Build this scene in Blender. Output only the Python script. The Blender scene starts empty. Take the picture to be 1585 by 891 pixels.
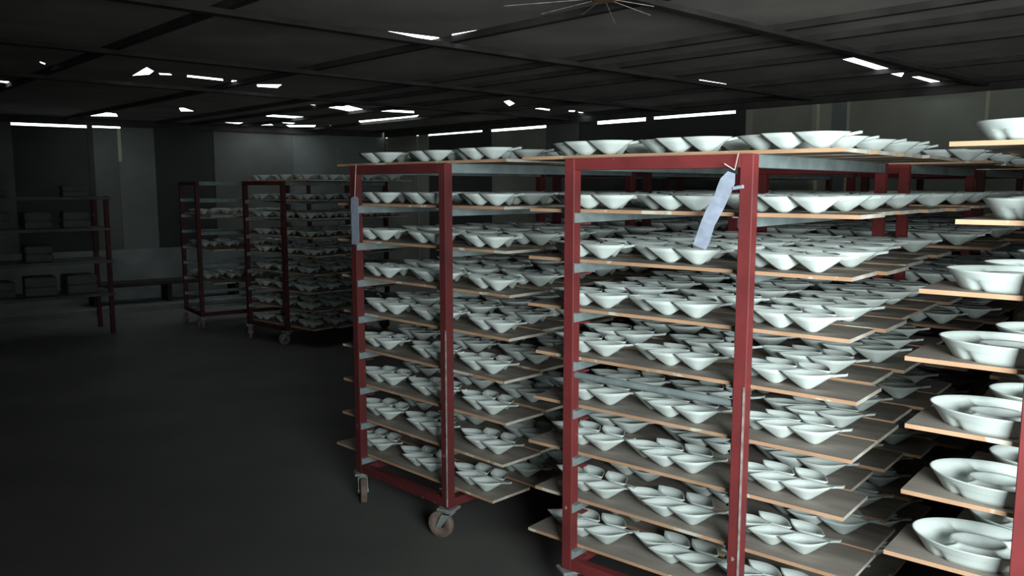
import bpy, bmesh, math, random
from mathutils import Vector, Matrix
from mathutils.geometry import delaunay_2d_cdt

sc = bpy.context.scene
COL = sc.collection
R2 = random.Random(7)

# ------------------------------------------------------------------ camera, sky, added main light, exposure
H = 1.60
cd = bpy.data.cameras.new('camera')
cd.sensor_fit = 'HORIZONTAL'; cd.sensor_width = 36.0; cd.lens = 1280.0 / 1585.0 * 36.0
cd.clip_start = 0.02; cd.clip_end = 200
cam = bpy.data.objects.new('camera', cd); COL.objects.link(cam)
cam.location = (0, 0, H); cam.rotation_euler = (math.pi / 2 - 0.122, 0, 0)
sc.camera = cam

w = bpy.data.worlds.new('overcast_sky'); sc.world = w; w.use_nodes = True
bg = w.node_tree.nodes['Background']
bg.inputs[0].default_value = (0.86, 0.97, 1.0, 1); bg.inputs[1].default_value = 4.5

# area light added behind the camera; its window opening is unseen and assumed
LIGHT_POS = Vector((1.35, -0.80, 1.62)); DN = Vector((0.19, 1.0, 0.02)).normalized()
ld = bpy.data.lights.new('added_main_light', 'AREA'); ld.shape = 'RECTANGLE'
ld.size = 1.7; ld.size_y = 1.0; ld.energy = 84; ld.spread = math.radians(94); ld.color = (0.90, 1.0, 1.0)
lo = bpy.data.objects.new('added_main_light', ld); COL.objects.link(lo)
lo.location = LIGHT_POS; lo.rotation_euler = (-DN).to_track_quat('Z', 'Y').to_euler()

vs = sc.view_settings
vs.view_transform = 'Standard'; vs.look = 'None'; vs.gamma = 1; vs.use_curve_mapping = False
vs.exposure = 0.0

# ------------------------------------------------------------------ materials
def mat(name, col, rough=0.8, col2=None, scale=8.0, metal=0.0, bump=0.0, spec=0.3, chips=None, coords='Object',
        chip_amt=0.62, chip_scale=30, transl=None, stretch=None, rnd=False):
    m = bpy.data.materials.new(name); m.use_nodes = True
    nt = m.node_tree; N = nt.nodes; L = nt.links
    b = N['Principled BSDF']
    b.inputs['Roughness'].default_value = rough; b.inputs['Metallic'].default_value = metal
    b.inputs['Specular IOR Level'].default_value = spec
    tc = N.new('ShaderNodeTexCoord'); mp = N.new('ShaderNodeMapping')
    L.new(tc.outputs[coords], mp.inputs[0])
    src = tc.outputs[coords]
    if rnd:
        oi = N.new('ShaderNodeObjectInfo'); mu = N.new('ShaderNodeVectorMath'); mu.operation = 'MULTIPLY_ADD'
        L.new(oi.outputs['Random'], mu.inputs[0]); mu.inputs[1].default_value = (37, 23, 11)
        L.new(src, mu.inputs[2]); src = mu.outputs[0]; L.new(src, mp.inputs[0])
    if stretch: mp.inputs['Scale'].default_value = stretch
    ns = N.new('ShaderNodeTexNoise'); ns.inputs['Scale'].default_value = scale; ns.inputs['Detail'].default_value = 5
    L.new(mp.outputs[0], ns.inputs['Vector'])
    rp = N.new('ShaderNodeValToRGB'); rp.color_ramp.elements[0].position = 0.35; rp.color_ramp.elements[1].position = 0.68
    c2 = col2 if col2 else tuple(c * 0.8 for c in col)
    rp.color_ramp.elements[0].color = (*c2, 1); rp.color_ramp.elements[1].color = (*col, 1)
    L.new(ns.outputs['Fac'], rp.inputs[0]); out = rp.outputs[0]
    if chips:
        n2 = N.new('ShaderNodeTexNoise'); n2.inputs['Scale'].default_value = chip_scale; n2.inputs['Detail'].default_value = 3
        L.new(src, n2.inputs['Vector'])
        r2 = N.new('ShaderNodeValToRGB'); r2.color_ramp.elements[0].position = chip_amt; r2.color_ramp.elements[1].position = chip_amt + 0.03
        L.new(n2.outputs['Fac'], r2.inputs[0])
        mx = N.new('ShaderNodeMix'); mx.data_type = 'RGBA'; L.new(r2.outputs[0], mx.inputs['Factor'])
        L.new(out, mx.inputs['A']); mx.inputs['B'].default_value = (*chips, 1); out = mx.outputs['Result']
    L.new(out, b.inputs['Base Color'])
    if bump:
        bp = N.new('ShaderNodeBump'); bp.inputs['Strength'].default_value = bump; bp.inputs['Distance'].default_value = 0.01
        L.new(ns.outputs['Fac'], bp.inputs['Height']); L.new(bp.outputs[0], b.inputs['Normal'])
    if transl:
        tr = N.new('ShaderNodeBsdfTranslucent'); tr.inputs[0].default_value = (*transl, 1)
        ad = N.new('ShaderNodeAddShader'); L.new(b.outputs[0], ad.inputs[0]); L.new(tr.outputs[0], ad.inputs[1])
        L.new(ad.outputs[0], N['Material Output'].inputs['Surface'])
    return m

M = {}
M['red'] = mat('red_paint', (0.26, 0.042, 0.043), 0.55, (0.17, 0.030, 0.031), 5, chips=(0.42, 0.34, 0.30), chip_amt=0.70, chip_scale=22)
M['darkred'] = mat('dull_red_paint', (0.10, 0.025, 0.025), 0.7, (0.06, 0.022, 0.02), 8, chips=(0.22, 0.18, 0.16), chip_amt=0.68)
M['dimred'] = mat('dimmed_red_paint', (0.175, 0.032, 0.033), 0.6, (0.11, 0.025, 0.026), 5, chips=(0.34, 0.28, 0.25), chip_amt=0.70, chip_scale=22)  # same red, darkened in colour for the weaker light on the left rack
M['bare'] = mat('bare_steel', (0.55, 0.52, 0.50), 0.5, (0.30, 0.20, 0.18), 30)
M['tube'] = mat('grey_tube', (0.30, 0.36, 0.36), 0.5, (0.20, 0.24, 0.24), 12)
M['clay'] = mat('dry_clay', (0.66, 0.72, 0.69), 0.85, (0.60, 0.66, 0.63), 14, spec=0.15)
M['clay_damp'] = mat('damp_clay', (0.50, 0.55, 0.52), 0.85, (0.45, 0.50, 0.47), 14, spec=0.15)
M['board'] = mat('board_face', (0.36, 0.32, 0.285), 0.9, (0.27, 0.235, 0.205), 7, stretch=(0.6, 3, 1), spec=0.1, rnd=True)
M['edge'] = mat('board_cut_edge', (0.66, 0.40, 0.25), 0.85, (0.46, 0.27, 0.16), 5, chips=(0.74, 0.68, 0.55), chip_amt=0.6, chip_scale=7, rnd=True)
M['end'] = mat('board_end_grain', (0.62, 0.58, 0.50), 0.9, (0.45, 0.40, 0.33), 20)
M['floor'] = mat('concrete_floor', (0.175, 0.172, 0.158), 0.65, (0.135, 0.134, 0.127), 1.3, bump=0.08, spec=0.25)
M['ceil'] = mat('roof_sheet', (0.40, 0.37, 0.335), 0.9, (0.28, 0.26, 0.24), 1.6, spec=0.1)
M['beam'] = mat('dark_beam', (0.06, 0.055, 0.051), 0.9, (0.035, 0.033, 0.031), 5, spec=0.1)
M['rubber'] = mat('caster_tyre', (0.30, 0.22, 0.19), 0.7, (0.18, 0.12, 0.10), 30)
M['steel'] = mat('caster_steel', (0.36, 0.40, 0.38), 0.5, (0.22, 0.25, 0.24), 20)
M['paper'] = mat('paper', (0.46, 0.51, 0.62), 0.8, (0.37, 0.41, 0.52), 40, spec=0.1)
M['string'] = mat('string', (0.7, 0.68, 0.62), 0.9)
M['block'] = mat('plaster', (0.16, 0.16, 0.148), 0.9, (0.10, 0.10, 0.095), 3)
M['plinth'] = mat('whitewash', (0.24, 0.26, 0.255), 0.9, (0.15, 0.16, 0.16), 2)
M['rust'] = mat('rusty_steel', (0.30, 0.16, 0.08), 0.8, (0.15, 0.08, 0.04), 40)

# ------------------------------------------------------------------ mesh helpers
class MB:
    def __init__(s): s.v = []; s.f = []; s.m = []; s.sm = []
    def add(s, vs_, fs, mi=0, smooth=False):
        o = len(s.v); s.v += [tuple(v) for v in vs_]
        for f in fs: s.f.append(tuple(i + o for i in f)); s.m.append(mi); s.sm.append(smooth)
        return s
    def box(s, a, b, mi=0, mis=None):
        x0, y0, z0 = a; x1, y1, z1 = b
        v = [(x0,y0,z0),(x1,y0,z0),(x1,y1,z0),(x0,y1,z0),(x0,y0,z1),(x1,y0,z1),(x1,y1,z1),(x0,y1,z1)]
        f = [(0,3,2,1),(4,5,6,7),(0,1,5,4),(2,3,7,6),(1,2,6,5),(3,0,4,7)]   # bottom top front back right left
        o = len(s.v); s.v += v
        for k, q in enumerate(f): s.f.append(tuple(i + o for i in q)); s.m.append(mis[k] if mis else mi); s.sm.append(False)
        return s
    def rbox(s, a, b, r=0.003, mi=0):
        # box with chamfered vertical and horizontal edges
        bm = bmesh.new(); bmesh.ops.create_cube(bm, size=1)
        for v in bm.verts:
            v.co = Vector([(a[k] + b[k]) / 2 + v.co[k] * (b[k] - a[k]) for k in range(3)])
        bmesh.ops.bevel(bm, geom=bm.edges[:], offset=r, segments=1, affect='EDGES')
        bm.verts.index_update()
        s.add([v.co[:] for v in bm.verts], [[v.index for v in f.verts] for f in bm.faces], mi); bm.free(); return s
    def tube(s, p, q, r, n=10, mi=0, r2=None):
        p = Vector(p); q = Vector(q); r2 = r if r2 is None else r2
        t = (q - p).normalized(); u = t.orthogonal().normalized(); v = t.cross(u)
        vv = []
        for c, rr in ((p, r), (q, r2)):
            for k in range(n):
                a = 2 * math.pi * k / n; vv.append(c + (u * math.cos(a) + v * math.sin(a)) * rr)
        fs = [(k, (k+1) % n, n + (k+1) % n, n + k) for k in range(n)]
        s.add(vv, fs, mi, True); s.add(vv, [tuple(range(n))[::-1], tuple(range(n, 2*n))], mi); return s
    def mesh(s, name, mats):
        me = bpy.data.meshes.new(name); me.from_pydata(s.v, [], s.f)
        for m in mats: me.materials.append(m)
        me.polygons.foreach_set('material_index', s.m); me.polygons.foreach_set('use_smooth', s.sm)
        me.update(); return me
    def build(s, name, mats, parent=None):
        if not isinstance(mats, (list, tuple)): mats = [mats]
        return link(name, s.mesh(name, mats), parent)

def link(name, me, parent=None):
    o = bpy.data.objects.new(name, me); COL.objects.link(o)
    if parent is not None: o.parent = parent
    return o
def tag(o, label, cat, group=None, kind=None):
    o['label'] = label; o['category'] = cat
    if group: o['group'] = group
    if kind: o['kind'] = kind
    return o
def struct(o): o['kind'] = 'structure'; return o

# ------------------------------------------------------------------ the building (axes: U runs to the right and nearer, V away to the right)
K = Vector((-2.18, 14.36)); VL = Vector((-0.793, -0.609)); UR = Vector((0.669, -0.743))
LW, RW = 12.0, 14.0
P_L = K + VL * LW; P_R = K + UR * RW
P_RB = P_R + VL * 11.8; P_LB = P_L + Vector((0.609, -0.793)) * 4.2
WH = 2.47; CZ = 2.53
struct(MB().add([(*K,0),(*P_R,0),(*P_RB,0),(*P_LB,0),(*P_L,0),(*K,-.1),(*P_R,-.1),(*P_RB,-.1),(*P_LB,-.1),(*P_L,-.1)],
    [(0,4,3,2,1),(5,6,7,8,9),(0,1,6,5),(1,2,7,6),(2,3,8,7),(3,4,9,8),(4,0,5,9)]).build('floor', M['floor']))

def panel_mat(name, c, tr=None):
    return mat(name, c, 0.85, tuple(x * 0.72 for x in c), 1.5, spec=0.1, transl=tr, coords='Object')
PM = dict(dk=panel_mat('wall_sheet_dark', (0.055, 0.055, 0.052)), md=panel_mat('wall_sheet_mid', (0.14, 0.145, 0.135)),
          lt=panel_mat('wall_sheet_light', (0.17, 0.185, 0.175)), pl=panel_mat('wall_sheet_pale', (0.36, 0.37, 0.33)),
          gl=panel_mat('wall_sheet_translucent', (0.3, 0.3, 0.24), (0.08, 0.08, 0.06)),
          g2=panel_mat('wall_sheet_thin', (0.3, 0.3, 0.26), (0.025, 0.026, 0.019)),
          ol=panel_mat('wall_sheet_olive', (0.24, 0.24, 0.20), (0.002, 0.0021, 0.0016)))
PK = list(PM)
def wall(name, D, nrm, segs, zcuts=(0.0,)):
    # segs: (t0, t1, tone, z_top, z_bottom); panels slightly stepped like lapped sheets, real thickness
    mb = MB()
    for i, (t0, t1, tone, zt, zb) in enumerate(segs):
        off = 0.012 * (i % 2)
        a = K + D * t0 - nrm * off; b = K + D * t1 - nrm * off
        c = b - nrm * 0.012; d = a - nrm * 0.012
        v = [(*a, zb), (*b, zb), (*c, zb), (*d, zb), (*a, zt), (*b, zt), (*c, zt), (*d, zt)]
        mb.add(v, [(0,1,2,3),(4,7,6,5),(0,4,5,1),(2,6,7,3),(1,5,6,2),(3,7,4,0)], PK.index(tone))
    return struct(mb.build(name, [PM[k] for k in PK]))
nL = Vector((0.609, -0.793)); nR = Vector((-0.743, -0.669))
E_ = 2.53
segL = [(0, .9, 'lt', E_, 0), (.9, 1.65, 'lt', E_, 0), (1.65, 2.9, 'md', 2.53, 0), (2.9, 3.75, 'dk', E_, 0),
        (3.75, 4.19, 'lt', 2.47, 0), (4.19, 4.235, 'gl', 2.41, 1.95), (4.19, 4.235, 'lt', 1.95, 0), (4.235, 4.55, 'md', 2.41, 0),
        (4.55, 4.62, 'dk', E_, 0), (4.62, 5.52, 'dk', 2.40, 0), (5.52, 6.6, 'md', E_, 0), (6.6, 12, 'md', E_, 0)]
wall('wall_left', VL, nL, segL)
segR = [(0, .02, 'md', E_, 0), (.02, .09, 'g2', 2.42, 0), (.09, .93, 'ol', 2.44, 0), (.93, .99, 'g2', 2.42, 0), (.99, 1.25, 'ol', 2.44, 0),
        (1.25, 2.6, 'dk', 2.405, 0), (2.6, 2.8, 'dk', E_, 0), (2.8, 3.95, 'ol', 2.395, 0), (3.95, 4.55, 'md', 2.44, 0),
        (4.55, 4.87, 'dk', E_, 0), (4.87, 5.66, 'dk', 2.385, 0), (5.66, 5.78, 'dk', E_, 0), (5.78, 6.91, 'dk', 2.395, 0), (6.91, 7.05, 'dk', E_, 0),
        (7.05, 7.12, 'g2', E_, 0), (7.12, 7.81, 'ol', E_, 0), (7.81, 7.86, 'g2', 2.43, 0), (7.86, 7.90, 'gl', 2.43, 0), (7.90, 8.02, 'g2', 2.44, 0), (8.02, 8.18, 'lt', E_, 0),
        (8.18, 8.205, 'gl', E_, 0), (8.205, 9.43, 'ol', E_, 0), (9.43, 9.46, 'gl', 2.43, 0), (9.46, 14, 'ol', 2.44, 0)]
wall('wall_right', UR, nR, segR)
# eave plates under the roof edge, along both walls
def eave(name, D, n, L0, L1, z0):
    p = K + D * L0 + n * .002; q = K + D * L1 + n * .002; p2 = p + n * .05; q2 = q + n * .05
    struct(MB().add([(*p,z0),(*q,z0),(*q2,z0),(*p2,z0),(*p,2.529),(*q,2.529),(*q2,2.529),(*p2,2.529)],
        [(0,1,2,3),(4,7,6,5),(0,4,5,1),(2,6,7,3),(1,5,6,2),(3,7,4,0)]).build(name, M['beam']))
eave('trim_30', VL, nL, .07, 11.9, 2.432); eave('trim_31', UR, nR, .07, 13.9, 2.425)
# whitewashed base of the left wall
a = K + nL * 0.03
def strip(name, p, q, n, th, z0, z1, m):
    p2 = p + n * th; q2 = q + n * th
    return struct(MB().add([(*p,z0),(*q,z0),(*q2,z0),(*p2,z0),(*p,z1),(*q,z1),(*q2,z1),(*p2,z1)],
        [(0,1,2,3),(4,7,6,5),(0,4,5,1),(2,6,7,3),(1,5,6,2),(3,7,4,0)]).build(name, m))
strip('baseboard_left', K + VL * 0.4 , K + VL * 12, nL, 0.04, 0.0, 0.71, M['plinth'])
# low concrete kerb running in front of the left wall
kb = K + nL * 1.35
strip('trim_1', kb + VL * 1.0, kb + VL * 11.5, nL, 0.10, 0.0, 0.07, M['plinth'])
# wall behind the camera, with an opening added for the area light, and the far left end wall
def wallseg(name, p, q, z0, z1, m):
    d = (q - p).normalized(); n = Vector((-d.y, d.x)); return strip(name, p, q, n, 0.05, z0, z1, m)
bd = (P_RB - P_R).normalized()
base_t = (Vector((LIGHT_POS.x, LIGHT_POS.y)) - P_R).dot(bd)
wallseg('wall_back', P_RB, P_LB, 0, E_, PM['dk'])
struct(wallseg('wall_end', P_LB, P_L, 0, E_, PM['dk']))
wb = MB()
def seg3(t0, t1, z0, z1):
    n = Vector((-bd.y, bd.x))
    p = P_R + bd * t0; q = P_R + bd * t1; p2 = p + n * .05; q2 = q + n * .05
    wb.add([(*p,z0),(*q,z0),(*q2,z0),(*p2,z0),(*p,z1),(*q,z1),(*q2,z1),(*p2,z1)],
        [(0,1,2,3),(4,7,6,5),(0,4,5,1),(2,6,7,3),(1,5,6,2),(3,7,4,0)])
DT0, DT1 = base_t - .95, base_t + .95
seg3(0, DT0, 0, E_); seg3(DT1, 11.8, 0, E_); seg3(DT0, DT1, 2.25, E_); seg3(DT0, DT1, 0, 1.00)
struct(wb.build('wall_front', PM['dk']))

# roof sheets with the real gaps daylight comes through
holes = [
 [(-0.75, 5.14), (-0.46, 5.35), (-0.47, 5.52), (-0.62, 5.33)],
 [(-0.37, 5.24), (-0.14, 5.05), (-0.16, 5.14), (-0.38, 5.45)],
 [(2.44, 6.26), (2.48, 6.17), (3.24, 7.0), (3.33, 7.24)],
 [(3.42, 7.24), (3.46, 7.2), (4.11, 7.83), (4.26, 8.14)],
 [(-3.02, 6.88), (-2.87, 6.66), (-2.91, 6.88), (-3.03, 7.08), (-3.21, 7.16)],
 [(-2.92, 7.0), (-2.84, 7.04), (-2.86, 7.12), (-2.95, 7.10)],
 [(-2.73, 7.12), (-2.52, 7.37), (-2.56, 7.5), (-2.78, 7.24)],
 [(-2.47, 7.46), (-2.32, 7.59), (-2.36, 7.70), (-2.52, 7.59)],
 [(-2.34, 7.76), (-2.12, 7.78), (-2.23, 8.03), (-2.39, 7.93)],
 [(-5.47, 10.85), (-5.16, 10.48), (-5.1, 10.85), (-5.27, 11.25), (-5.60, 11.2)],
 [(-3.97, 10.05), (-3.91, 10.05), (-3.96, 10.48), (-4.12, 10.48)],
 [(-3.2, 10.94), (-2.75, 11.35), (-2.84, 11.67), (-3.28, 11.24)],
 [(-2.58, 9.37), (-2.45, 9.44), (-2.49, 9.59), (-2.62, 9.51)],
 [(-2.31, 9.66), (-1.99, 9.89), (-1.90, 9.74), (-1.81, 10.22), (-2.03, 10.48), (-2.12, 10.14)],
 [(-1.59, 10.22), (-1.22, 10.48), (-1.25, 10.75), (-1.64, 10.48)],
 [(-2.19, 12.01), (-1.5, 11.35), (-1.22, 11.04), (-1.35, 11.56), (-2.26, 12.63)],
 [(-0.09, 9.3), (-0.03, 9.16), (0.03, 9.51), (-0.03, 9.81)],
 [(0.27, 9.97), (0.46, 10.22), (0.46, 10.39), (0.28, 10.14)],
 [(0.7, 10.39), (0.78, 10.39), (0.78, 10.56), (0.71, 10.54)],
 [(0.83, 10.57), (1.06, 10.85), (1.10, 11.04), (0.9, 10.94)],
 [(1.29, 10.84), (1.50, 10.74), (1.50, 11.0), (1.36, 11.1)],
 [(1.64, 7.41), (1.96, 7.73), (1.98, 7.83), (1.66, 7.5)],
 [(3.55, 8.63), (3.62, 8.6), (3.67, 8.78), (3.62, 8.8)],
 [(-4.54, 7.5), (-4.49, 7.55), (-4.57, 7.69), (-4.6, 7.59)],
 [(-3.54, 6.36), (-3.55, 6.45), (-3.59, 6.52), (-3.57, 6.42)],
 [(-4.2, 12.3), (-3.95, 12.35), (-4.1, 12.6)],
 [(-3.9, 12.5), (-3.6, 12.5), (-3.65, 12.85), (-3.9, 12.85)],
 [(-3.4, 12.3), (-3.2, 12.4), (-3.3, 12.6)],
 [(-3.45, 12.85), (-3.0, 12.85), (-3.1, 13.2), (-3.5, 13.2)],
 [(-2.8, 12.9), (-2.6, 12.9), (-2.7, 13.2)],
]
outer = [K, P_R, P_RB, P_LB, P_L]
pts = [Vector(p) for p in outer]; edges = [(i, (i + 1) % 5) for i in range(5)]
for h in holes:
    o = len(pts); pts += [Vector(p) for p in h]; edges += [(o + i, o + (i + 1) % len(h)) for i in range(len(h))]
ov, oe, of, _, _, _ = delaunay_2d_cdt(pts, edges, [], 2, 1e-6)
def inside(p, poly):
    c = False; n = len(poly)
    for i in range(n):
        x0, y0 = poly[i]; x1, y1 = poly[(i + 1) % n]
        if (y0 > p[1]) != (y1 > p[1]) and p[0] < (x1 - x0) * (p[1] - y0) / (y1 - y0) + x0: c = not c
    return c
fs = []
for f in of:
    c = sum((ov[i] for i in f), Vector((0, 0))) / len(f)
    if inside(c, [tuple(p) for p in outer]) and not any(inside(c, h) for h in holes): fs.append(tuple(f))
cm = bpy.data.meshes.new('ceiling'); cm.from_pydata([(p.x, p.y, CZ) for p in ov], [], fs); cm.materials.append(M['ceil'])
struct(link('ceiling', cm))

# purlins and rafters under the sheets
BU = Vector((math.cos(.82), -math.sin(.82))); BV = Vector((math.sin(.82), math.cos(.82)))
def clip(o, d):
    ts = []
    for i in range(5):
        p = outer[i]; q = outer[(i + 1) % 5]; e = q - p
        den = d.x * (-e.y) + e.x * d.y
        if abs(den) < 1e-6: continue
        r = p - o; t = (r.x * (-e.y) + e.x * r.y) / den; s = (d.x * r.y - d.y * r.x) / den
        if -1e-6 <= s <= 1 + 1e-6: ts.append(t)
    return (min(ts) + .08, max(ts) - .08) if len(ts) > 1 else None
def beam(name, o, d, wd, z0, z1):
    c = clip(o, d)
    if not c: return
    n = Vector((-d.y, d.x)) * wd / 2; p = o + d * c[0]; q = o + d * c[1]
    a, b_, c_, e = p - n, p + n, q + n, q - n
    o_ = MB().add([(*a,z0),(*b_,z0),(*c_,z0),(*e,z0),(*a,z1),(*b_,z1),(*c_,z1),(*e,z1)],
        [(0,1,2,3),(4,7,6,5),(0,4,5,1),(2,6,7,3),(1,5,6,2),(3,7,4,0)]).build(name, M['beam'])
    return struct(o_)
tn = 2
for v in (3.35, 4.5, 4.98, 5.68, 6.78, 1.9, 7.95, 9.9, 11.6): beam('trim_%d' % tn, BV * v, BU, .05, 2.49, 2.528); tn += 1
for u in (-2.7, -1.08, -4.4, .6, 2.3, -6.1): beam('trim_%d' % tn, BU * (u - 1.62 + .15), BV, .07, 2.46, 2.489); tn += 1

# ------------------------------------------------------------------ clay dishes
def cup_pts(cx, cy, L, Wd, ang, tilt=0.0):
    ca, sa = math.cos(ang), math.sin(ang); out = []
    n = 13
    for sgn in (1, -1):
        for k in range(n):
            u = k / n if sgn == 1 else 1 - k / n
            sh = (math.sin(math.pi * (u ** .95))) ** 1.12 if 0 < u < 1 else 0
            x = -L / 2 + L * u; y = sgn * Wd / 2 * sh
            out.append((cx + x * ca - y * sa, cy + x * sa + y * ca))
    return out
CH = 0.052
def cup(mb, cx, cy, L, Wd, deg, lo=False):
    rim = cup_pts(cx, cy, L, Wd, math.radians(deg))
    if lo: rim = rim[::2]
    n = len(rim)
    outer_ = ([0.0, .15, .26, .5, .75, 1.0], lambda s: CH * max(0, (s - .13) / .87) ** 1.06)
    inner_ = ([.94, .78, .58, .36, 0.0], lambda s: .006 + (CH - .006) * (s / .94) ** 1.55)
    if lo: outer_ = ([0.0, .2, .6, 1.0], outer_[1]); inner_ = ([.94, .5, 0.0], inner_[1])
    vv = []; rings = []
    for lst, fz in (outer_, inner_):
        for s in lst:
            if s == 0.0: rings.append([len(vv)]); vv.append((cx, cy, fz(0)))
            else:
                rings.append(list(range(len(vv), len(vv) + n)))
                vv += [(cx + (x - cx) * s, cy + (y - cy) * s, fz(s)) for x, y in rim]
    fs = []
    for a, b in zip(rings, rings[1:]):
        for k in range(n):
            k2 = (k + 1) % n
            if len(a) == 1: fs.append((a[0], b[k2], b[k]))
            elif len(b) == 1: fs.append((a[k], a[k2], b[0]))
            else: fs.append((a[k], a[k2], b[k2], b[k]))
    mb.add(vv, fs, 0, True)
CUPS = [(-.112, .000, .168, .084, 3), (-.040, .052, .168, .082, -27), (.072, .054, .164, .084, -27),
        (-.010, -.046, .172, .086, 27), (.098, -.050, .170, .090, 24)]
def stem_geo(mb):
    # spine between the cups and the upturned stem
    st = [(-.03, .004, .018, CH - .010), (.06, .003, .026, CH - .010), (.13, .002, .028, CH - .008), (.160, .004, .024, CH - .005),
          (.180, .008, .018, CH - .001), (.197, .012, .016, CH + .002)]
    vv = []; fs = []
    for x, y, wd, z in st:
        vv += [(x, y - wd / 2, z), (x, y + wd / 2, z), (x, y + wd / 3, z - .008), (x, y - wd / 3, z - .008)]
    for i in range(len(st) - 1):
        a = i * 4
        for k in range(4): fs.append((a + k, a + 4 + k, a + 4 + (k + 1) % 4, a + (k + 1) % 4))
    fs += [(0, 1, 2, 3), tuple(len(vv) - 4 + k for k in (3, 2, 1, 0))]
    mb.add(vv, fs, 0, False)
cup_me = []
for c in CUPS:
    mb = MB(); cup(mb, *c); cup_me.append(mb.mesh('cup', [M['clay']]))
mb = MB(); stem_geo(mb); stem_me = mb.mesh('stem', [M['clay']])
mb = MB()
for c in CUPS: cup(mb, *c)
stem_geo(mb); leaf_me = mb.mesh('leaf_dish', [M['clay']])
lowmb = MB()
for c in CUPS: cup(lowmb, *c, lo=True)
stem_geo(lowmb)

def round_dish_mesh():
    # oval hors d'oeuvre dish: centre cup and four lobes parted by raised ridges
    A_, B_ = .165, .122; HH = .052; n = 96
    def lob(th):
        d = min(abs((th - c + math.pi) % (2 * math.pi) - math.pi) for c in (math.pi * .30, math.pi * .70, math.pi * 1.30, math.pi * 1.70))
        return d
    rs_in = [0, .1, .2, .3, .38, .41, .44, .5, .58, .68, .78, .88, .94, .97]
    def z_in(r, th):
        if r < .41: return .010 + (.043 - .010) * min(1, (r / .40)) ** 2.6
        t = (r - .41) / .56
        bowl = 1 - (1 - abs(2 * t - 1) ** 2.4)
        edge = .043 * (1 - t) + HH * t
        z = .010 + (edge - .010) * bowl
        d = lob(th) * r
        ridge = max(0, 1 - d / .10) ** 1.3
        return z + (edge * .92 - z) * ridge if z < edge * .92 else z
    def z_out(r, th):
        base = max(0, (r - .79) / .21) ** .8 * HH
        d = lob(th); nt = max(0, 1 - d / .16)
        return min(HH, base + nt * .016 * max(0, 1 - abs(r - .80) / .10))
    rs_out = [1.0, .975, .94, .90, .86, .82, .78, .70]
    vv = []; rings = []
    for r in rs_in:
        if r == 0: rings.append([0]); vv.append((0, 0, z_in(0, 0)))
        else:
            rings.append(list(range(len(vv), len(vv) + n)))
            for k in range(n):
                th = 2 * math.pi * k / n; vv.append((A_ * r * math.cos(th), B_ * r * math.sin(th), z_in(r, th)))
    for r in rs_out:
        rings.append(list(range(len(vv), len(vv) + n)))
        for k in range(n):
            th = 2 * math.pi * k / n; vv.append((A_ * r * math.cos(th), B_ * r * math.sin(th), HH if r == 1.0 else z_out(r, th)))
    fs = []
    for a, b in zip(rings, rings[1:]):
        for k in range(n):
            k2 = (k + 1) % n
            fs.append((a[0], b[k], b[k2]) if len(a) == 1 else (a[k], b[k], b[k2], a[k2]))
    fs.append(tuple(reversed(rings[-1])))
    me = bpy.data.meshes.new('round_dish'); me.from_pydata(vv, [], fs); me.materials.append(M['clay'])
    me.polygons.foreach_set('use_smooth', [True] * len(fs)); me.update(); return me
oval_me = round_dish_mesh()

# ------------------------------------------------------------------ racks
PW = 0.043; S = 0.182; TOP = 1.70
parts_cache = {}
def cached(key, fn):
    if key not in parts_cache: parts_cache[key] = fn()
    return parts_cache[key]
def caster(parent, x, y, rot, dark):
    # fork and plate with a wheel trailing to the side
    c = cached('caster', lambda: MB().rbox((-.04, -.04, .138), (.04, .04, .150), .002).tube((0, 0, .12), (0, 0, .14), .022)
        .add([(-.02,-.024,.125),(.022,-.024,.125),(-.028,-.024,.055),(-.055,-.024,.055),(-.02,-.020,.125),(.022,-.020,.125),(-.028,-.020,.055),(-.055,-.020,.055)],
             [(0,3,2,1),(4,5,6,7),(0,1,5,4),(1,2,6,5),(2,3,7,6),(3,0,4,7)])
        .add([(-.02,.020,.125),(.022,.020,.125),(-.028,.020,.055),(-.055,.020,.055),(-.02,.024,.125),(.022,.024,.125),(-.028,.024,.055),(-.055,.024,.055)],
             [(0,3,2,1),(4,5,6,7),(0,1,5,4),(1,2,6,5),(2,3,7,6),(3,0,4,7)])
        .box((-.021, -.024, .118), (.022, .024, .126)).tube((-.040, -.028, .063), (-.040, .028, .063), .008).mesh('caster', [M['steel']]))
    o = link('caster', c, parent); o.location = (x, y, 0); o.rotation_euler = (0, 0, rot)
    def wheel():
        mb = MB(); n = 28; prof = [(.018, -.013), (.045, -.013), (.060, -.016), (.063, -.010), (.063, .010), (.060, .016), (.045, .013), (.018, .013)]
        vv = []; fs = []
        for k in range(n):
            a = 2 * math.pi * k / n
            for r, y_ in prof: vv.append((-.040 + r * math.cos(a), y_, .063 + r * math.sin(a)))
        m_ = len(prof)
        for k in range(n):
            for j in range(m_): fs.append((k*m_+j, ((k+1)%n)*m_+j, ((k+1)%n)*m_+(j+1)%m_, k*m_+(j+1)%m_))
        mb.add(vv, fs, 0, True); return mb.mesh('wheel', [M['rubber']])
    link('wheel', cached('wheel', wheel), o)
    return o
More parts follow.
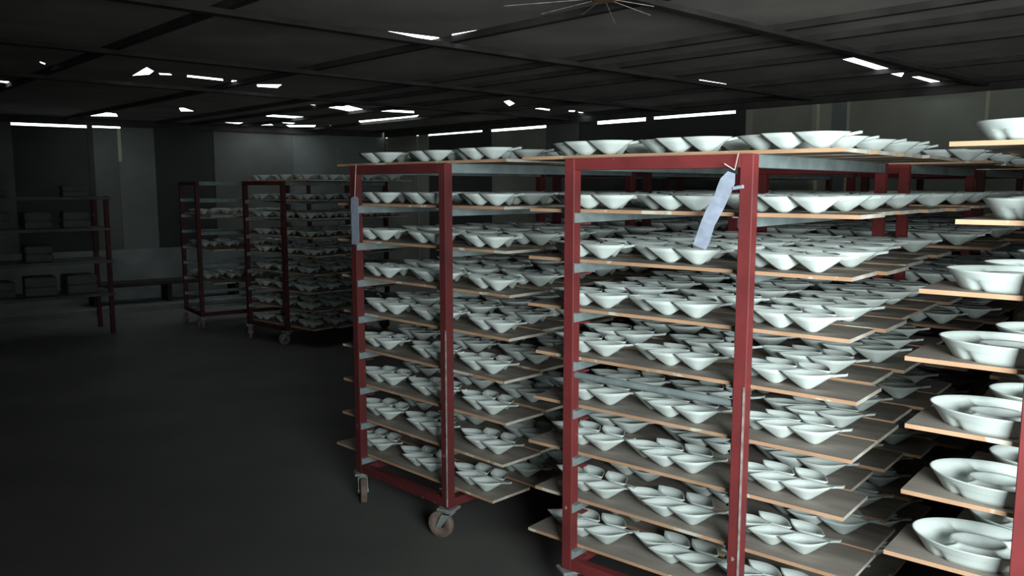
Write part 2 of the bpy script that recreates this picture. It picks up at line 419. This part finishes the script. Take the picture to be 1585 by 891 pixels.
def rack(x, y, yaw, label, W=.716, D=1.35, levels=8, top=TOP, m='red', bar=None, worn=False, casters=True, rots=(2.6, .3, .2, .6)):
    r = bpy.data.objects.new('rack_trolley', None); COL.objects.link(r)
    r.location = (x, y, 0); r.rotation_euler = (0, 0, -yaw); r.empty_display_size = .1
    tag(r, label, 'rack', 'wheeled steel racks of drying dishes')
    mm = M[m]; y0 = -.032
    for px_ in (0, W - PW):
        for py_ in (y0, D - PW):
            p = cached(('post', m, top), lambda: MB().rbox((0, 0, .15), (PW, PW, top), .002).mesh('post', [mm]))
            o = link('post', p, r); o.location = (px_, py_, 0)
            if worn and px_ > 0 and py_ == y0:
                s_ = MB().box((PW - .007, -.0035, .16), (PW - .001, .0, .97)).build('worn_strip', M['bare'], o); s_['label'] = 'bare scraped metal strip'
    # frame rails
    for nm, zz in (('top_rail', (top - .042, top)), ('bottom_rail', (.152, .192))):
        for py_ in (y0, D - PW):
            MB().rbox((PW, py_ + .001, zz[0]), (W - PW, py_ + PW - .001, zz[1]), .002).build(nm, mm, r)
        for px_ in (0, W - PW):
            MB().rbox((px_ + .001, y0 + PW, zz[0]), (px_ + PW - .001, D - PW, zz[1]), .002).build(nm, M['tube'] if nm == 'top_rail' else mm, r)
    # angle rails the boards slide on
    for k in range(1, levels + 1):
        zt = top - k * S - .012
        for sd in (0, 1):
            def ang(sd=sd):
                mb = MB(); L_ = D - PW
                if sd == 0: mb.box((0, y0 + .004, -.003), (.022, L_, 0)).box((0, y0 + .004, -.036), (.003, L_, -.003))
                else: mb.box((-.022, y0 + .004, -.003), (0, L_, 0)).box((-.003, y0 + .004, -.036), (0, L_, -.003))
                return mb.mesh('shelf_rail', [M['tube']])
            def brk(sd=sd):
                return (MB().box((0, .002, -.042), (.026, .040, -.0365)) if sd == 0 else MB().box((-.026, .002, -.042), (0, .040, -.0365))).mesh('rail_bracket', [mm])
            b_ = link('rail_bracket', cached(('brk', m, sd), brk), r); b_.location = (PW if sd == 0 else W - PW, 0, zt)
            o = link('shelf_rail', cached(('rail', m, sd, D), ang), r); o.location = (PW if sd == 0 else W - PW, 0, zt)
    if bar:
        MB().tube((PW, y0 + .022, bar), (W - PW, y0 + .022, bar), .013, 12).build('cross_bar', M['tube'], r)['label'] = 'grey round tube across the front'
    if casters:
        for (px_, py_), ro in zip(((PW/2, y0+PW/2), (W-PW/2, y0+PW/2), (PW/2, D-PW/2), (W-PW/2, D-PW/2)), rots): caster(r, px_, py_, ro, m)
    else: pass
    return r

BT = 0.012; BW = 0.235; BL = 1.27; PITCH = 0.262
board_me = {}
for k, (L_, seed) in enumerate(((1.21, 1), (1.20, 2), (1.22, 3))):
    board_me[k] = MB().box((0, 0, 0), (L_, BW, BT), mis=[0, 0, 1, 1, 2, 2]).mesh('ware_board', [M['board'], M['edge'], M['end']])

ROWN = ['front', 'second', 'third', 'fourth', 'rear']
LVN = ['top shelf', 'second shelf down', 'third shelf down', 'fourth shelf down', 'fifth shelf down', 'sixth shelf down', 'third shelf from bottom', 'second shelf from bottom', 'lowest shelf']
POSN = ['left', 'middle', 'right']
cand_dish = []; cand_board = []; cand_oval = []
def load(rk, key, desc, dishes='leaf', rows=5, levels=range(9), top=TOP, starts=None, jit=.045, seed=1, W=.716, pos=3, start=-.20, fr=None, yoff=.012):
    rnd = random.Random(seed)
    mw = Matrix.Translation(rk.location) @ Matrix.Rotation(rk.rotation_euler.z, 4, 'Z')
    for L_ in levels:
        zt = top if L_ == 0 else top - L_ * S - BT
        for r_ in range(rows):
            k = rnd.randrange(3)
            u = start + rnd.uniform(-jit, jit)
            if starts and r_ == 0 and L_ in starts: u = starts[L_]
            v = yoff + r_ * PITCH + (rnd.uniform(-.012, .012) if r_ else 0)
            if fr and r_ == 0: v += fr
            yawj = rnd.uniform(-.008, .008)
            mb_ = mw @ Matrix.Translation((u, v, zt)) @ Matrix.Rotation(yawj, 4, 'Z')
            cand_board.append((key + 'b%d_%d' % (L_, r_), mb_, k, 'brown ware board, %s one on %s of %s' % (ROWN[r_], LVN[L_], desc)))
            for p in range(pos):
                if dishes == 'leaf':
                    x = .215 + p * .385 + ((-.205 - u) * .8 if (key == 'A' and r_ == 0) else 0) + rnd.uniform(-.02, .02); y_ = BW / 2 + rnd.uniform(-.012, .012)
                    md = mb_ @ Matrix.Translation((x, y_, BT)) @ Matrix.Rotation(rnd.uniform(-.09, .09), 4, 'Z') @ Matrix.Scale(rnd.uniform(.97, 1.03), 4)
                    cand_dish.append((key + 'd%d_%d_%d' % (L_, r_, p), md, 'pale clay leaf dish, %s on %s board, %s of %s' % (POSN[p], ROWN[r_], LVN[L_], desc)))
                else:
                    x = .205 + p * .36 + rnd.uniform(-.015, .015)
                    md = mb_ @ Matrix.Translation((x, BW / 2 + rnd.uniform(-.006, .006), BT)) @ Matrix.Rotation(rnd.uniform(-.06, .06), 4, 'Z')
                    cand_oval.append((key + 'd%d_%d_%d' % (L_, r_, p), md, 'oval divided clay dish, %s on %s board, %s of %s' % (('left', 'second', 'third')[p], ROWN[r_], LVN[L_], desc)))

def local(o, yaw, U, V): return (o[0] + U * math.cos(yaw) + V * math.sin(yaw), o[1] - U * math.sin(yaw) + V * math.cos(yaw))
OA, YA = (.2105, 3.04), .70
OB, YB = (-.776, 4.12), .78
rA = rack(*OA, YA, 'bright red steel rack trolley in the centre foreground, loaded with leaf dishes', bar=1.70 - 4.36 * S - .0, worn=True)
load(rA, 'A', 'centre rack', seed=3, starts={0: -.235, 1: -.195, 2: -.20, 3: -.205, 4: -.165, 5: -.175, 6: -.20, 7: -.165, 8: -.20}, fr=0)
rB = rack(*OB, YB, 'red steel rack trolley left of the centre one, standing beside open floor', worn=True, m='dimred')
load(rB, 'B', 'left rack', seed=5, starts={0: -.17, 1: -.17, 2: -.18, 3: -.15, 4: -.14, 5: -.16, 6: -.16, 7: -.18, 8: -.24}, fr=0)
yC = .70
OC = local(OA, YA, 1.485, -.15)
rC = rack(*OC, yC, 'red steel rack trolley at the right edge, loaded with oval dishes', W=.80)
load(rC, 'C', 'right rack', dishes='oval', seed=7, pos=2, start=-.17, starts={0: -.205, 1: -.18, 2: -.255, 3: -.28, 4: -.27, 5: -.27, 6: -.305, 7: -.26, 8: -.26}, fr=0)
OA2 = local(OA, YA, .02, 1.62)
rA2 = rack(*OA2, YA, 'red steel rack trolley directly behind the centre foreground one')
load(rA2, 'P', 'rack behind centre', seed=11, start=-.19)
OC2 = local(OC, yC, .02, 1.62)
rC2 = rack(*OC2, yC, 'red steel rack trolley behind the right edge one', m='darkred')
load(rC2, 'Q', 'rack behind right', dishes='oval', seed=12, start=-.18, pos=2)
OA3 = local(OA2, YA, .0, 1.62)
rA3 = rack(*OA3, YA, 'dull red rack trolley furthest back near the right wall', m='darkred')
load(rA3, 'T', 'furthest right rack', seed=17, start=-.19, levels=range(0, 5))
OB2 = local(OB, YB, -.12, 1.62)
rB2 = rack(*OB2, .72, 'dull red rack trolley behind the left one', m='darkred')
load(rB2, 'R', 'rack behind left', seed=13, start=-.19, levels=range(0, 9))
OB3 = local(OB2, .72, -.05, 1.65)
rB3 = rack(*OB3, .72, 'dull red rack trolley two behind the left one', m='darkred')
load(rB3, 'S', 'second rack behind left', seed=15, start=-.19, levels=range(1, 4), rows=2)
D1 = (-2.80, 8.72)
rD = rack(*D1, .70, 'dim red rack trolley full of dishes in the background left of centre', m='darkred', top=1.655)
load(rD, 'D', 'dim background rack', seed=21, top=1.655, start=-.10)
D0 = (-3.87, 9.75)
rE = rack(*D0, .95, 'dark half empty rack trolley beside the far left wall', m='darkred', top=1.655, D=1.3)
load(rE, 'E', 'dark far rack', seed=23, top=1.655, start=-.08, levels=(2, 4, 6), rows=4, pos=2)

# the dishes and boards that show are objects of their own; the largest dishes also have parts
KEEP_D = set('Ad7_0_2 Ad6_0_2 Ad8_0_1 Ad7_0_1 Ad5_0_2 Ad6_0_1 Ad4_0_2 Ad3_0_2 Ad5_1_2 Ad4_0_1 Ad0_0_2 Ad2_0_2 Ad3_0_1 Ad5_0_1 Ad4_1_2 Ad8_0_0 Ad2_0_1 Ad7_0_0 Ad4_2_2 Ad3_1_2 Ad0_0_1 Ad1_0_2 Ad6_0_0 Ad6_1_2 Ad0_0_0 Bd8_0_2 Bd7_0_2 Ad7_1_2 Ad1_0_1 Ad5_0_0 Ad4_0_0 Ad4_1_0 Bd6_0_2 Ad4_1_1 Ad3_0_0 Ad3_2_2 Bd5_0_2 Ad3_3_2 Ad6_1_1 Ad2_1_2 Ad2_0_0 Ad5_1_0 Bd4_0_2 Bd8_0_1 Ad5_1_1 Ad1_0_0 Ad3_1_0 Bd3_0_2 Ad6_1_0 Bd6_1_2 Bd7_0_1 Bd7_0_0 Ad5_3_2 Bd0_0_2 Ad8_0_2 Ad4_2_0 Bd6_0_0 Bd5_1_2 Ad3_2_1 Bd2_0_2 Ad3_1_1 Bd3_1_2 Ad3_2_0 Bd7_1_2 Pd2_0_2 Ad3_3_0 Bd4_1_2 Ad2_2_2 Bd4_0_0 Bd6_0_1 Bd5_0_0 Bd8_0_0 Bd1_0_2 Bd2_1_2 Ad3_4_2 Bd5_0_1 Ad4_2_1 Pd3_0_2 Bd3_0_0 Pd4_1_2 Bd5_1_1 Bd4_1_1 Bd8_1_2 Bd4_0_1 Ad2_4_2 Pd0_0_2 Pd4_0_2 Ad4_3_2 Ad3_3_1 Bd5_1_0 Bd0_0_1 Ad2_1_0 Ad0_1_2 Ad1_1_2 Ad7_3_2 Bd3_0_1 Bd2_0_0 Ad2_3_2 Bd0_0_0 Ad7_2_2 Bd4_1_0 Ad1_2_2 Bd1_1_2 Ad2_1_1 Bd2_0_1 Bd1_0_1 Pd2_0_1 Bd4_2_1 Ad6_3_2 Ad2_2_0 Pd8_1_2 Bd3_1_1 Ad0_2_2 Bd2_4_2 Bd1_0_0 Ad1_4_2 Ad1_3_2 Pd6_1_2 Bd3_2_1 Ad7_1_1 Ad7_1_0 Pd6_2_2 Ad2_4_1 Ad2_2_1 Ad0_3_2 Ad5_4_2 Ad0_1_1 Bd2_3_2 Bd0_1_2 Pd2_3_2 Rd2_0_2 Bd6_1_1 Bd6_1_0 Bd3_3_1 Ad2_3_1 Pd1_0_2 Bd3_1_0 Td3_0_2 Bd6_2_2 Pd2_0_0 Pd2_1_2 Pd3_4_2 Ad4_4_2 Bd2_1_1 Ad5_2_2 Ad1_1_1 Ad0_1_0 Bd3_2_2 Bd2_2_1 Pd2_2_2 Pd3_2_2 Bd8_2_2 Bd5_2_2 Bd3_2_0 Bd3_3_0 Bd7_2_2 Bd2_2_2 Ad1_1_0 Pd2_1_1 Pd1_3_2 Pd3_1_2 Ad8_3_2 Ad3_4_1 Bd2_1_0 Ad2_4_0 Rd2_0_1 Pd3_3_2 Pd1_2_2 Pd5_2_2 Td2_0_1 Rd2_1_2 Pd2_1_0 Bd7_1_0 Bd7_1_1 Bd4_3_1 Ad0_4_2 Bd2_3_1 Dd7_0_2 Dd8_0_2 Pd0_3_2 Dd7_1_2 Ad2_3_0 Dd6_0_2 Pd2_4_2 Bd2_4_0 Bd3_4_0 Pd8_0_2 Dd6_1_2 Pd2_2_0 Dd4_0_2 Dd2_0_2 Dd8_0_0 Bd3_3_2 Bd3_4_2 Pd6_0_2 Dd8_1_2 Dd8_1_1 Dd5_0_2 Dd3_0_2 Bd2_2_0 Dd7_0_0 Bd2_3_0 Pd4_2_2 Bd1_1_1 Ad6_4_2 Pd0_2_2 Dd5_1_2 Dd6_0_0 Dd4_0_0 Dd1_0_2 Pd2_3_0 Bd6_3_2 Dd7_2_1 Td3_0_1 Dd0_0_0 Bd4_2_2 Dd3_0_0 Dd0_1_2 Pd2_4_0 Pd5_3_2 Dd3_1_2 Pd2_3_1 Dd2_0_0 Dd0_0_2 Ad3_4_0 Dd7_1_1 Dd6_2_1 Dd5_0_0 Dd1_1_2 Dd0_0_1 Dd8_2_1 Dd6_1_1 Dd4_1_2 Dd3_0_1 Dd5_0_1 Bd4_2_0 Bd1_2_2 Ed6_0_1 Dd8_0_1 Bd0_2_2 Dd7_4_2 Dd7_0_1 Dd5_1_1 Ed4_0_1 Dd2_1_2 Dd8_2_2 Dd5_2_1 Ad1_4_1 Dd6_0_1 Dd1_0_0 Ad8_4_2 Rd2_2_2 Pd2_4_1 Pd2_2_1 Ed6_1_1 Ed4_1_1 Dd5_2_0 Td2_1_1 Rd2_1_1 Pd4_3_2 Dd7_3_1 Bd5_3_1 Bd2_4_1 Ed6_1_0 Dd6_2_0 Ed4_2_1 Dd7_2_2 Rd1_0_2 Ed4_3_1 Ed2_1_1 Dd6_2_2 Dd0_4_2 Ad8_2_2 Dd4_0_1 Dd1_0_1 Td0_0_2 Rd4_3_1 Dd7_1_0 Dd4_2_2 Dd8_1_0 Dd5_4_2 Ad1_3_0 Bd1_3_2 Rd2_2_1 Ed2_0_1 Dd6_1_0 Dd5_3_1 Dd5_2_2 Td3_1_2 Pd1_2_1 Dd7_4_1 Dd3_2_2 Dd0_3_2 Bd0_1_0 Dd4_3_0 Dd2_2_2 Dd2_0_1 Pd1_1_0 Dd5_1_0 Rd2_0_0'.split())
KEEP_B = set('Ab7_0 Ab6_0 Ab5_0 Ab4_0 Ab3_0 Ab8_0 Ab2_0 Ab7_1 Bb7_0 Bb8_0 Bb6_0 Bb5_0 Ab6_1 Bb4_0 Cb6_0 Ab1_0 Cb5_0 Ab0_0 Bb3_0 Cb4_0 Cb3_0 Ab5_1 Ab8_1 Ab4_1 Bb8_1 Bb2_0 Ab5_2 Ab4_2 Cb2_0 Ab3_1 Bb6_1 Bb7_1 Ab6_2 Bb5_1 Ab2_1 Ab6_3 Bb1_0 Ab7_2 Bb0_0 Cb0_0 Ab5_3 Pb4_0 Ab3_3 Ab3_2 Ab8_2 Ab3_4 Ab7_3 Cb1_0 Bb4_1 Ab8_4 Pb2_0 Ab2_2 Pb7_0 Ab7_4 Pb0_0 Ab5_4 Ab0_1 Ab1_1 Pb4_1 Db8_0 Ab0_2 Bb3_1 Db7_0 Ab2_4 Db6_0 Db5_0 Bb3_3 Bb2_1 Ab4_4 Pb6_2 Ab0_3 Db4_0 Ab2_3 Bb4_2 Ab1_2 Ab4_3 Ab1_3 Pb6_1 Bb3_2 Db3_0 Eb6_0 Bb3_4 Pb1_0 Pb8_2 Bb5_2 Cb4_3 Ab1_4 Bb1_1 Ab0_4 Db8_1 Cb5_1 Pb4_3 Pb2_1 Db2_0 Pb5_0 Eb4_0 Ab8_3 Eb6_1 Ab6_4 Cb6_1 Db7_1 Bb0_1 Pb2_3 Db0_0 Cb0_1 Eb4_1 Pb0_3 Db6_1 Bb8_2 Db5_1 Db1_0 Eb2_0 Bb7_2 Pb2_2 Cb4_2 Pb4_4 Pb0_2 Pb0_1 Eb6_2 Pb4_2 Tb0_0 Db4_1 Pb6_3 Pb3_0 Eb2_1 Db3_1 Pb8_3 Db2_1 Db4_3 Db7_2 Pb1_1 Eb6_3 Db2_4 Rb2_1 Pb2_4 Db6_3 Db4_2 Db1_1 Rb2_0 Db4_4 Bb6_2 Db6_2 Bb4_3 Db2_2 Bb1_2 Db2_3 Bb5_4 Bb2_3 Rb5_0 Pb0_4 Eb4_3 Pb3_1 Db8_2 Cb4_1 Cb3_4 Cb0_3 Bb6_3 Db0_4 Bb0_2 Cb0_2 Tb2_0 Pb8_1 Db5_2 Db0_1 Cb3_3 Cb1_1 Rb4_0 Db3_2 Bb5_3 Bb2_4 Tb0_2 Eb4_2 Eb2_2 Db8_3 Db1_2 Db0_3 Db6_4 Tb3_1 Pb5_4 Cb1_2 Db7_3 Db1_3 Tb3_0 Rb2_2 Pb1_3 Pb1_2 Db7_4 Db0_2 Bb1_3 Pb1_4 Tb3_2 Pb5_3 Rb6_3 Rb4_4 Pb5_2 Db5_3 Rb3_0 Db3_4 Db3_3 Db1_4 Bb2_2 Tb2_1 Rb2_3 Db5_4'.split())
PARTS = set('Ad7_0_2 Ad6_0_2 Ad8_0_1 Ad7_0_1 Ad5_0_2 Ad6_0_1 Ad4_0_2 Ad3_0_2 Ad5_1_2 Ad4_0_1 Ad0_0_2 Ad2_0_2 Ad3_0_1 Ad5_0_1 Ad4_1_2 Ad8_0_0 Ad2_0_1 Ad7_0_0 Ad4_2_2 Ad3_1_2 Ad0_0_1 Ad1_0_2 Ad6_0_0 Ad6_1_2 Ad0_0_0 Bd8_0_2 Bd7_0_2 Ad7_1_2 Ad1_0_1 Ad5_0_0 Ad4_0_0 Ad4_1_0 Bd6_0_2 Ad4_1_1 Ad3_0_0 Ad3_2_2 Bd5_0_2 Ad3_3_2 Ad6_1_1 Ad2_1_2 Ad2_0_0 Ad5_1_0 Bd4_0_2 Bd8_0_1 Ad5_1_1 Ad1_0_0 Ad3_1_0 Bd3_0_2 Ad6_1_0 Bd6_1_2 Bd7_0_1 Bd7_0_0 Ad5_3_2 Bd0_0_2 Ad8_0_2 Ad4_2_0 Bd6_0_0 Bd5_1_2 Ad3_2_1 Bd2_0_2 Ad3_1_1 Bd3_1_2 Ad3_2_0 Bd7_1_2 Pd2_0_2 Ad3_3_0 Bd4_1_2 Ad2_2_2 Bd4_0_0 Bd6_0_1 Bd5_0_0 Bd8_0_0 Bd1_0_2 Bd2_1_2 Ad3_4_2 Bd5_0_1 Ad4_2_1 Pd3_0_2 Bd3_0_0 Pd4_1_2 Bd5_1_1 Bd4_1_1 Bd8_1_2 Bd4_0_1 Ad2_4_2 Pd0_0_2 Pd4_0_2 Ad4_3_2 Ad3_3_1 Bd5_1_0 Bd0_0_1 Ad2_1_0 Ad0_1_2 Ad1_1_2 Ad7_3_2 Bd3_0_1 Bd2_0_0 Ad2_3_2 Bd0_0_0 Ad7_2_2 Bd4_1_0 Ad1_2_2 Bd1_1_2 Ad2_1_1 Bd2_0_1 Bd1_0_1 Pd2_0_1 Bd4_2_1 Ad6_3_2 Ad2_2_0 Pd8_1_2 Bd3_1_1 Ad0_2_2 Bd2_4_2 Bd1_0_0 Ad1_4_2 Ad1_3_2 Pd6_1_2 Bd3_2_1 Ad7_1_1'.split())
def place(c, me, name, cat, group):
    o = bpy.data.objects.new(name, me); COL.objects.link(o); o.matrix_world = c[1]; tag(o, c[-1], cat, group); return o
stuff = MB(); nst = 0
for c in cand_dish:
    if KEEP_D is not None and c[0] not in KEEP_D:
        m4 = c[1]; stuff.add([m4 @ Vector(v) for v in lowmb.v], lowmb.f, 0, True); nst += 1; continue
    if PARTS is not None and c[0] in PARTS:
        o = place(c, None, 'clay_leaf_dish', 'dish', 'unfired clay leaf dishes on boards')
        for cm_ in cup_me: link('cup', cm_, o)
        link('stem', stem_me, o)
    else: place(c, leaf_me, 'clay_leaf_dish', 'dish', 'unfired clay leaf dishes on boards')
if nst:
    o = stuff.build('clay_leaf_dishes', M['clay']); tag(o, 'remaining pale clay leaf dishes deep inside the crowded racks', 'dishes', None, 'stuff')
for c in cand_oval: place(c, oval_me, 'oval_dish', 'dish', 'oval divided clay dishes on the right racks')
bst = MB(); nb = 0
for c in cand_board:
    if KEEP_B is not None and c[0] not in KEEP_B:
        mb_ = MB().box((0, 0, 0), (1.21, BW, BT), mis=[0, 0, 1, 1, 2, 2])
        o_ = len(bst.v); bst.v += [tuple(c[1] @ Vector(v)) for v in mb_.v]
        bst.f += [tuple(i + o_ for i in f) for f in mb_.f]; bst.m += mb_.m; bst.sm += mb_.sm; nb += 1; continue
    place(c, board_me[c[2]], 'ware_board', 'board', 'long wooden ware boards on the racks')
if nb:
    o = bst.build('ware_boards', [M['board'], M['edge'], M['end']]); tag(o, 'remaining ware boards deep inside the crowded racks', 'boards', None, 'stuff')

# ------------------------------------------------------------------ paper tags
def ribbon(name, path, wvec, m, parent=None, th=.0012):
    # narrow sheet following a path, with thickness
    mb = MB(); vv = []; fs = []
    for i, (p, wd) in enumerate(path):
        p = Vector(p); wv = Vector(wvec) * wd / 2; n = Vector((0, -th, 0))
        vv += [p - wv, p + wv, p + wv + n, p - wv + n]
    for i in range(len(path) - 1):
        a = i * 4
        for k in range(4): fs.append((a + k, a + (k + 1) % 4, a + 4 + (k + 1) % 4, a + 4 + k))
    fs += [(3, 2, 1, 0), tuple(len(vv) - 4 + k for k in range(4))]
    mb.add(vv, fs, 0, False); return mb.build(name, m, parent)
def at(o, yaw, U, V, z): x, y = local(o, yaw, U, V); return Vector((x, y, z))
t1 = bpy.data.objects.new('paper_tag', None); COL.objects.link(t1); t1.location = (*local(OA, YA, .655, -.050), 1.655)
t1.rotation_euler = (0, 0, -YA); tag(t1, 'long bluish white paper strip hanging slanted from the centre red rack', 'tag')
path = [((.004 - .105 * k / 9 + .002 * math.sin(k * .9), -.004 * math.sin(k * 1.3) - .01, -.012 - .235 * k / 9), .050 - .002 * math.cos(k * 2) + (0 if k else -.022)) for k in range(10)]
ribbon('strip', path, (.93, 0, -.32), M['paper'], t1)
MB().tube((.02, .0, .047), (.012, -.006, -.005), .0015, 6).build('string', M['string'], t1)
MB().tube((.012, -.006, -.005), (-.020, -.012, .015), .002, 6).build('knot_end', M['string'], t1)
MB().tube((.012, -.012, -.06), (.045, -.014, -.055), .006, 8).build('torn_corner', M['paper'], t1)
t2 = bpy.data.objects.new('paper_tag', None); COL.objects.link(t2); t2.location = (*local(OB, YB, .075, -.055), 1.66)
t2.rotation_euler = (0, 0, -YB); tag(t2, 'upright white paper tag tied to the left red rack', 'tag')
ribbon('strip', [((0, -.002 * (k % 2), -.115 - .225 * k / 5), .062) for k in range(6)], (1, 0, 0), M['paper'], t2)
MB().tube((.0, .012, .045), (0, -.001, -.115), .0016, 6).build('string', M['string'], t2)
MB().tube((-.02, .0, -.112), (.02, 0, -.112), .002, 6).build('knot', M['string'], t2)

# ------------------------------------------------------------------ far left shelving with plaster moulds
FO = Vector((-4.38, 9.0)); FD = Vector((-.77, -.64)); FN = Vector((-.64, .77))
fr_ = bpy.data.objects.new('storage_shelf', None); COL.objects.link(fr_); fr_.location = (FO.x, FO.y, 0)
fr_.rotation_euler = (0, 0, math.atan2(FD.y, FD.x)); tag(fr_, 'dark open steel shelving at the far left holding plaster moulds', 'shelving')
for x in (0, 1.5, 3.0):
    for y in (0, -.55): MB().rbox((x, y, 0), (x + .045, y + .045, 1.50), .003).build('post', M['darkred'], fr_)
for z in (.42, .78, 1.13, 1.46): MB().rbox((-.02, -.56, z), (3.08, .05, z + .03), .004).build('shelf', M['block'], fr_)
mr = random.Random(4)
bm_me = None
def mould_mesh(sx, sy, sz):
    mb = MB(); mb.rbox((-sx/2, -sy/2, 0), (sx/2, sy/2, sz*.48), .012); mb.rbox((-sx/2 + .002, -sy/2 + .002, sz*.485), (sx/2 - .002, sy/2 - .002, sz), .012)
    mb.tube((0, 0, sz), (0, 0, sz + .006), .03, 16); return mb.mesh('plaster_mould', [M['block']])
mm_ = [mould_mesh(.30, .30, .20), mould_mesh(.26, .28, .17), mould_mesh(.24, .24, .12)]
SN = {.45: 'lowest', .81: 'second lowest', 1.16: 'second highest', 1.49: 'top'}
ON = ['far right', 'second from right', 'third from right', 'fourth from right', 'fifth from right', 'sixth from right', 'seventh from right']
for z in (.45, .81, 1.16, 1.49):
    x = .28; k = 0
    while x < 2.8 and k < 7:
        if mr.random() < .8:
            o = link('plaster_mould', mm_[mr.randrange(2) if z < 1.4 else 2]); a = fr_.rotation_euler.z
            o.location = (FO.x + x * math.cos(a) + .24 * math.sin(a), FO.y + x * math.sin(a) - .24 * math.cos(a), z)
            o.rotation_euler = (0, 0, a + mr.uniform(-.1, .1))
            tag(o, 'grey plaster mould block, %s on %s shelf of far left shelving' % (ON[k], SN[z]), 'mould', 'plaster moulds on the far shelving')
        x += .38; k += 1
# dark low trough by the left wall
bo = K + VL * 3.95 + nL * .45
bn = bpy.data.objects.new('low_bench', None); COL.objects.link(bn); bn.location = (bo.x, bo.y, 0); bn.rotation_euler = (0, 0, math.atan2(VL.y, VL.x))
tag(bn, 'low dark bench standing against the whitewashed base of the left wall', 'bench')
MB().rbox((-1.2, -.2, .24), (.9, .2, .29), .006).build('seat', M['beam'], bn)
for x in (-1.1, -.15, .8): MB().rbox((x - .03, -.17, 0), (x + .03, .17, .24), .004).build('leg', M['beam'], bn)

# wire ends splaying from a rusty junction plate under the roof
jc = Vector((.42, 3.90))
jt = bpy.data.objects.new('wire_tie', None); COL.objects.link(jt); jt.location = (jc.x, jc.y, 2.455)
tag(jt, 'splayed wire ends around a rusty plate under the roof beams', 'wires')
MB().rbox((-.05, -.05, -.012), (.05, .05, -.002), .002).build('plate', M['rust'], jt)
for k in range(11):
    a = k / 11 * 2 * math.pi + .2; r0 = .10 + .05 * (k % 3); r1 = r0 + .14 + .06 * ((k * 7) % 3)
    MB().tube((r0 * math.cos(a) * .4, r0 * math.sin(a) * .4, -.008), (r1 * math.cos(a), r1 * math.sin(a), -.03), .0016, 5).build('wire', M['bare'], jt)
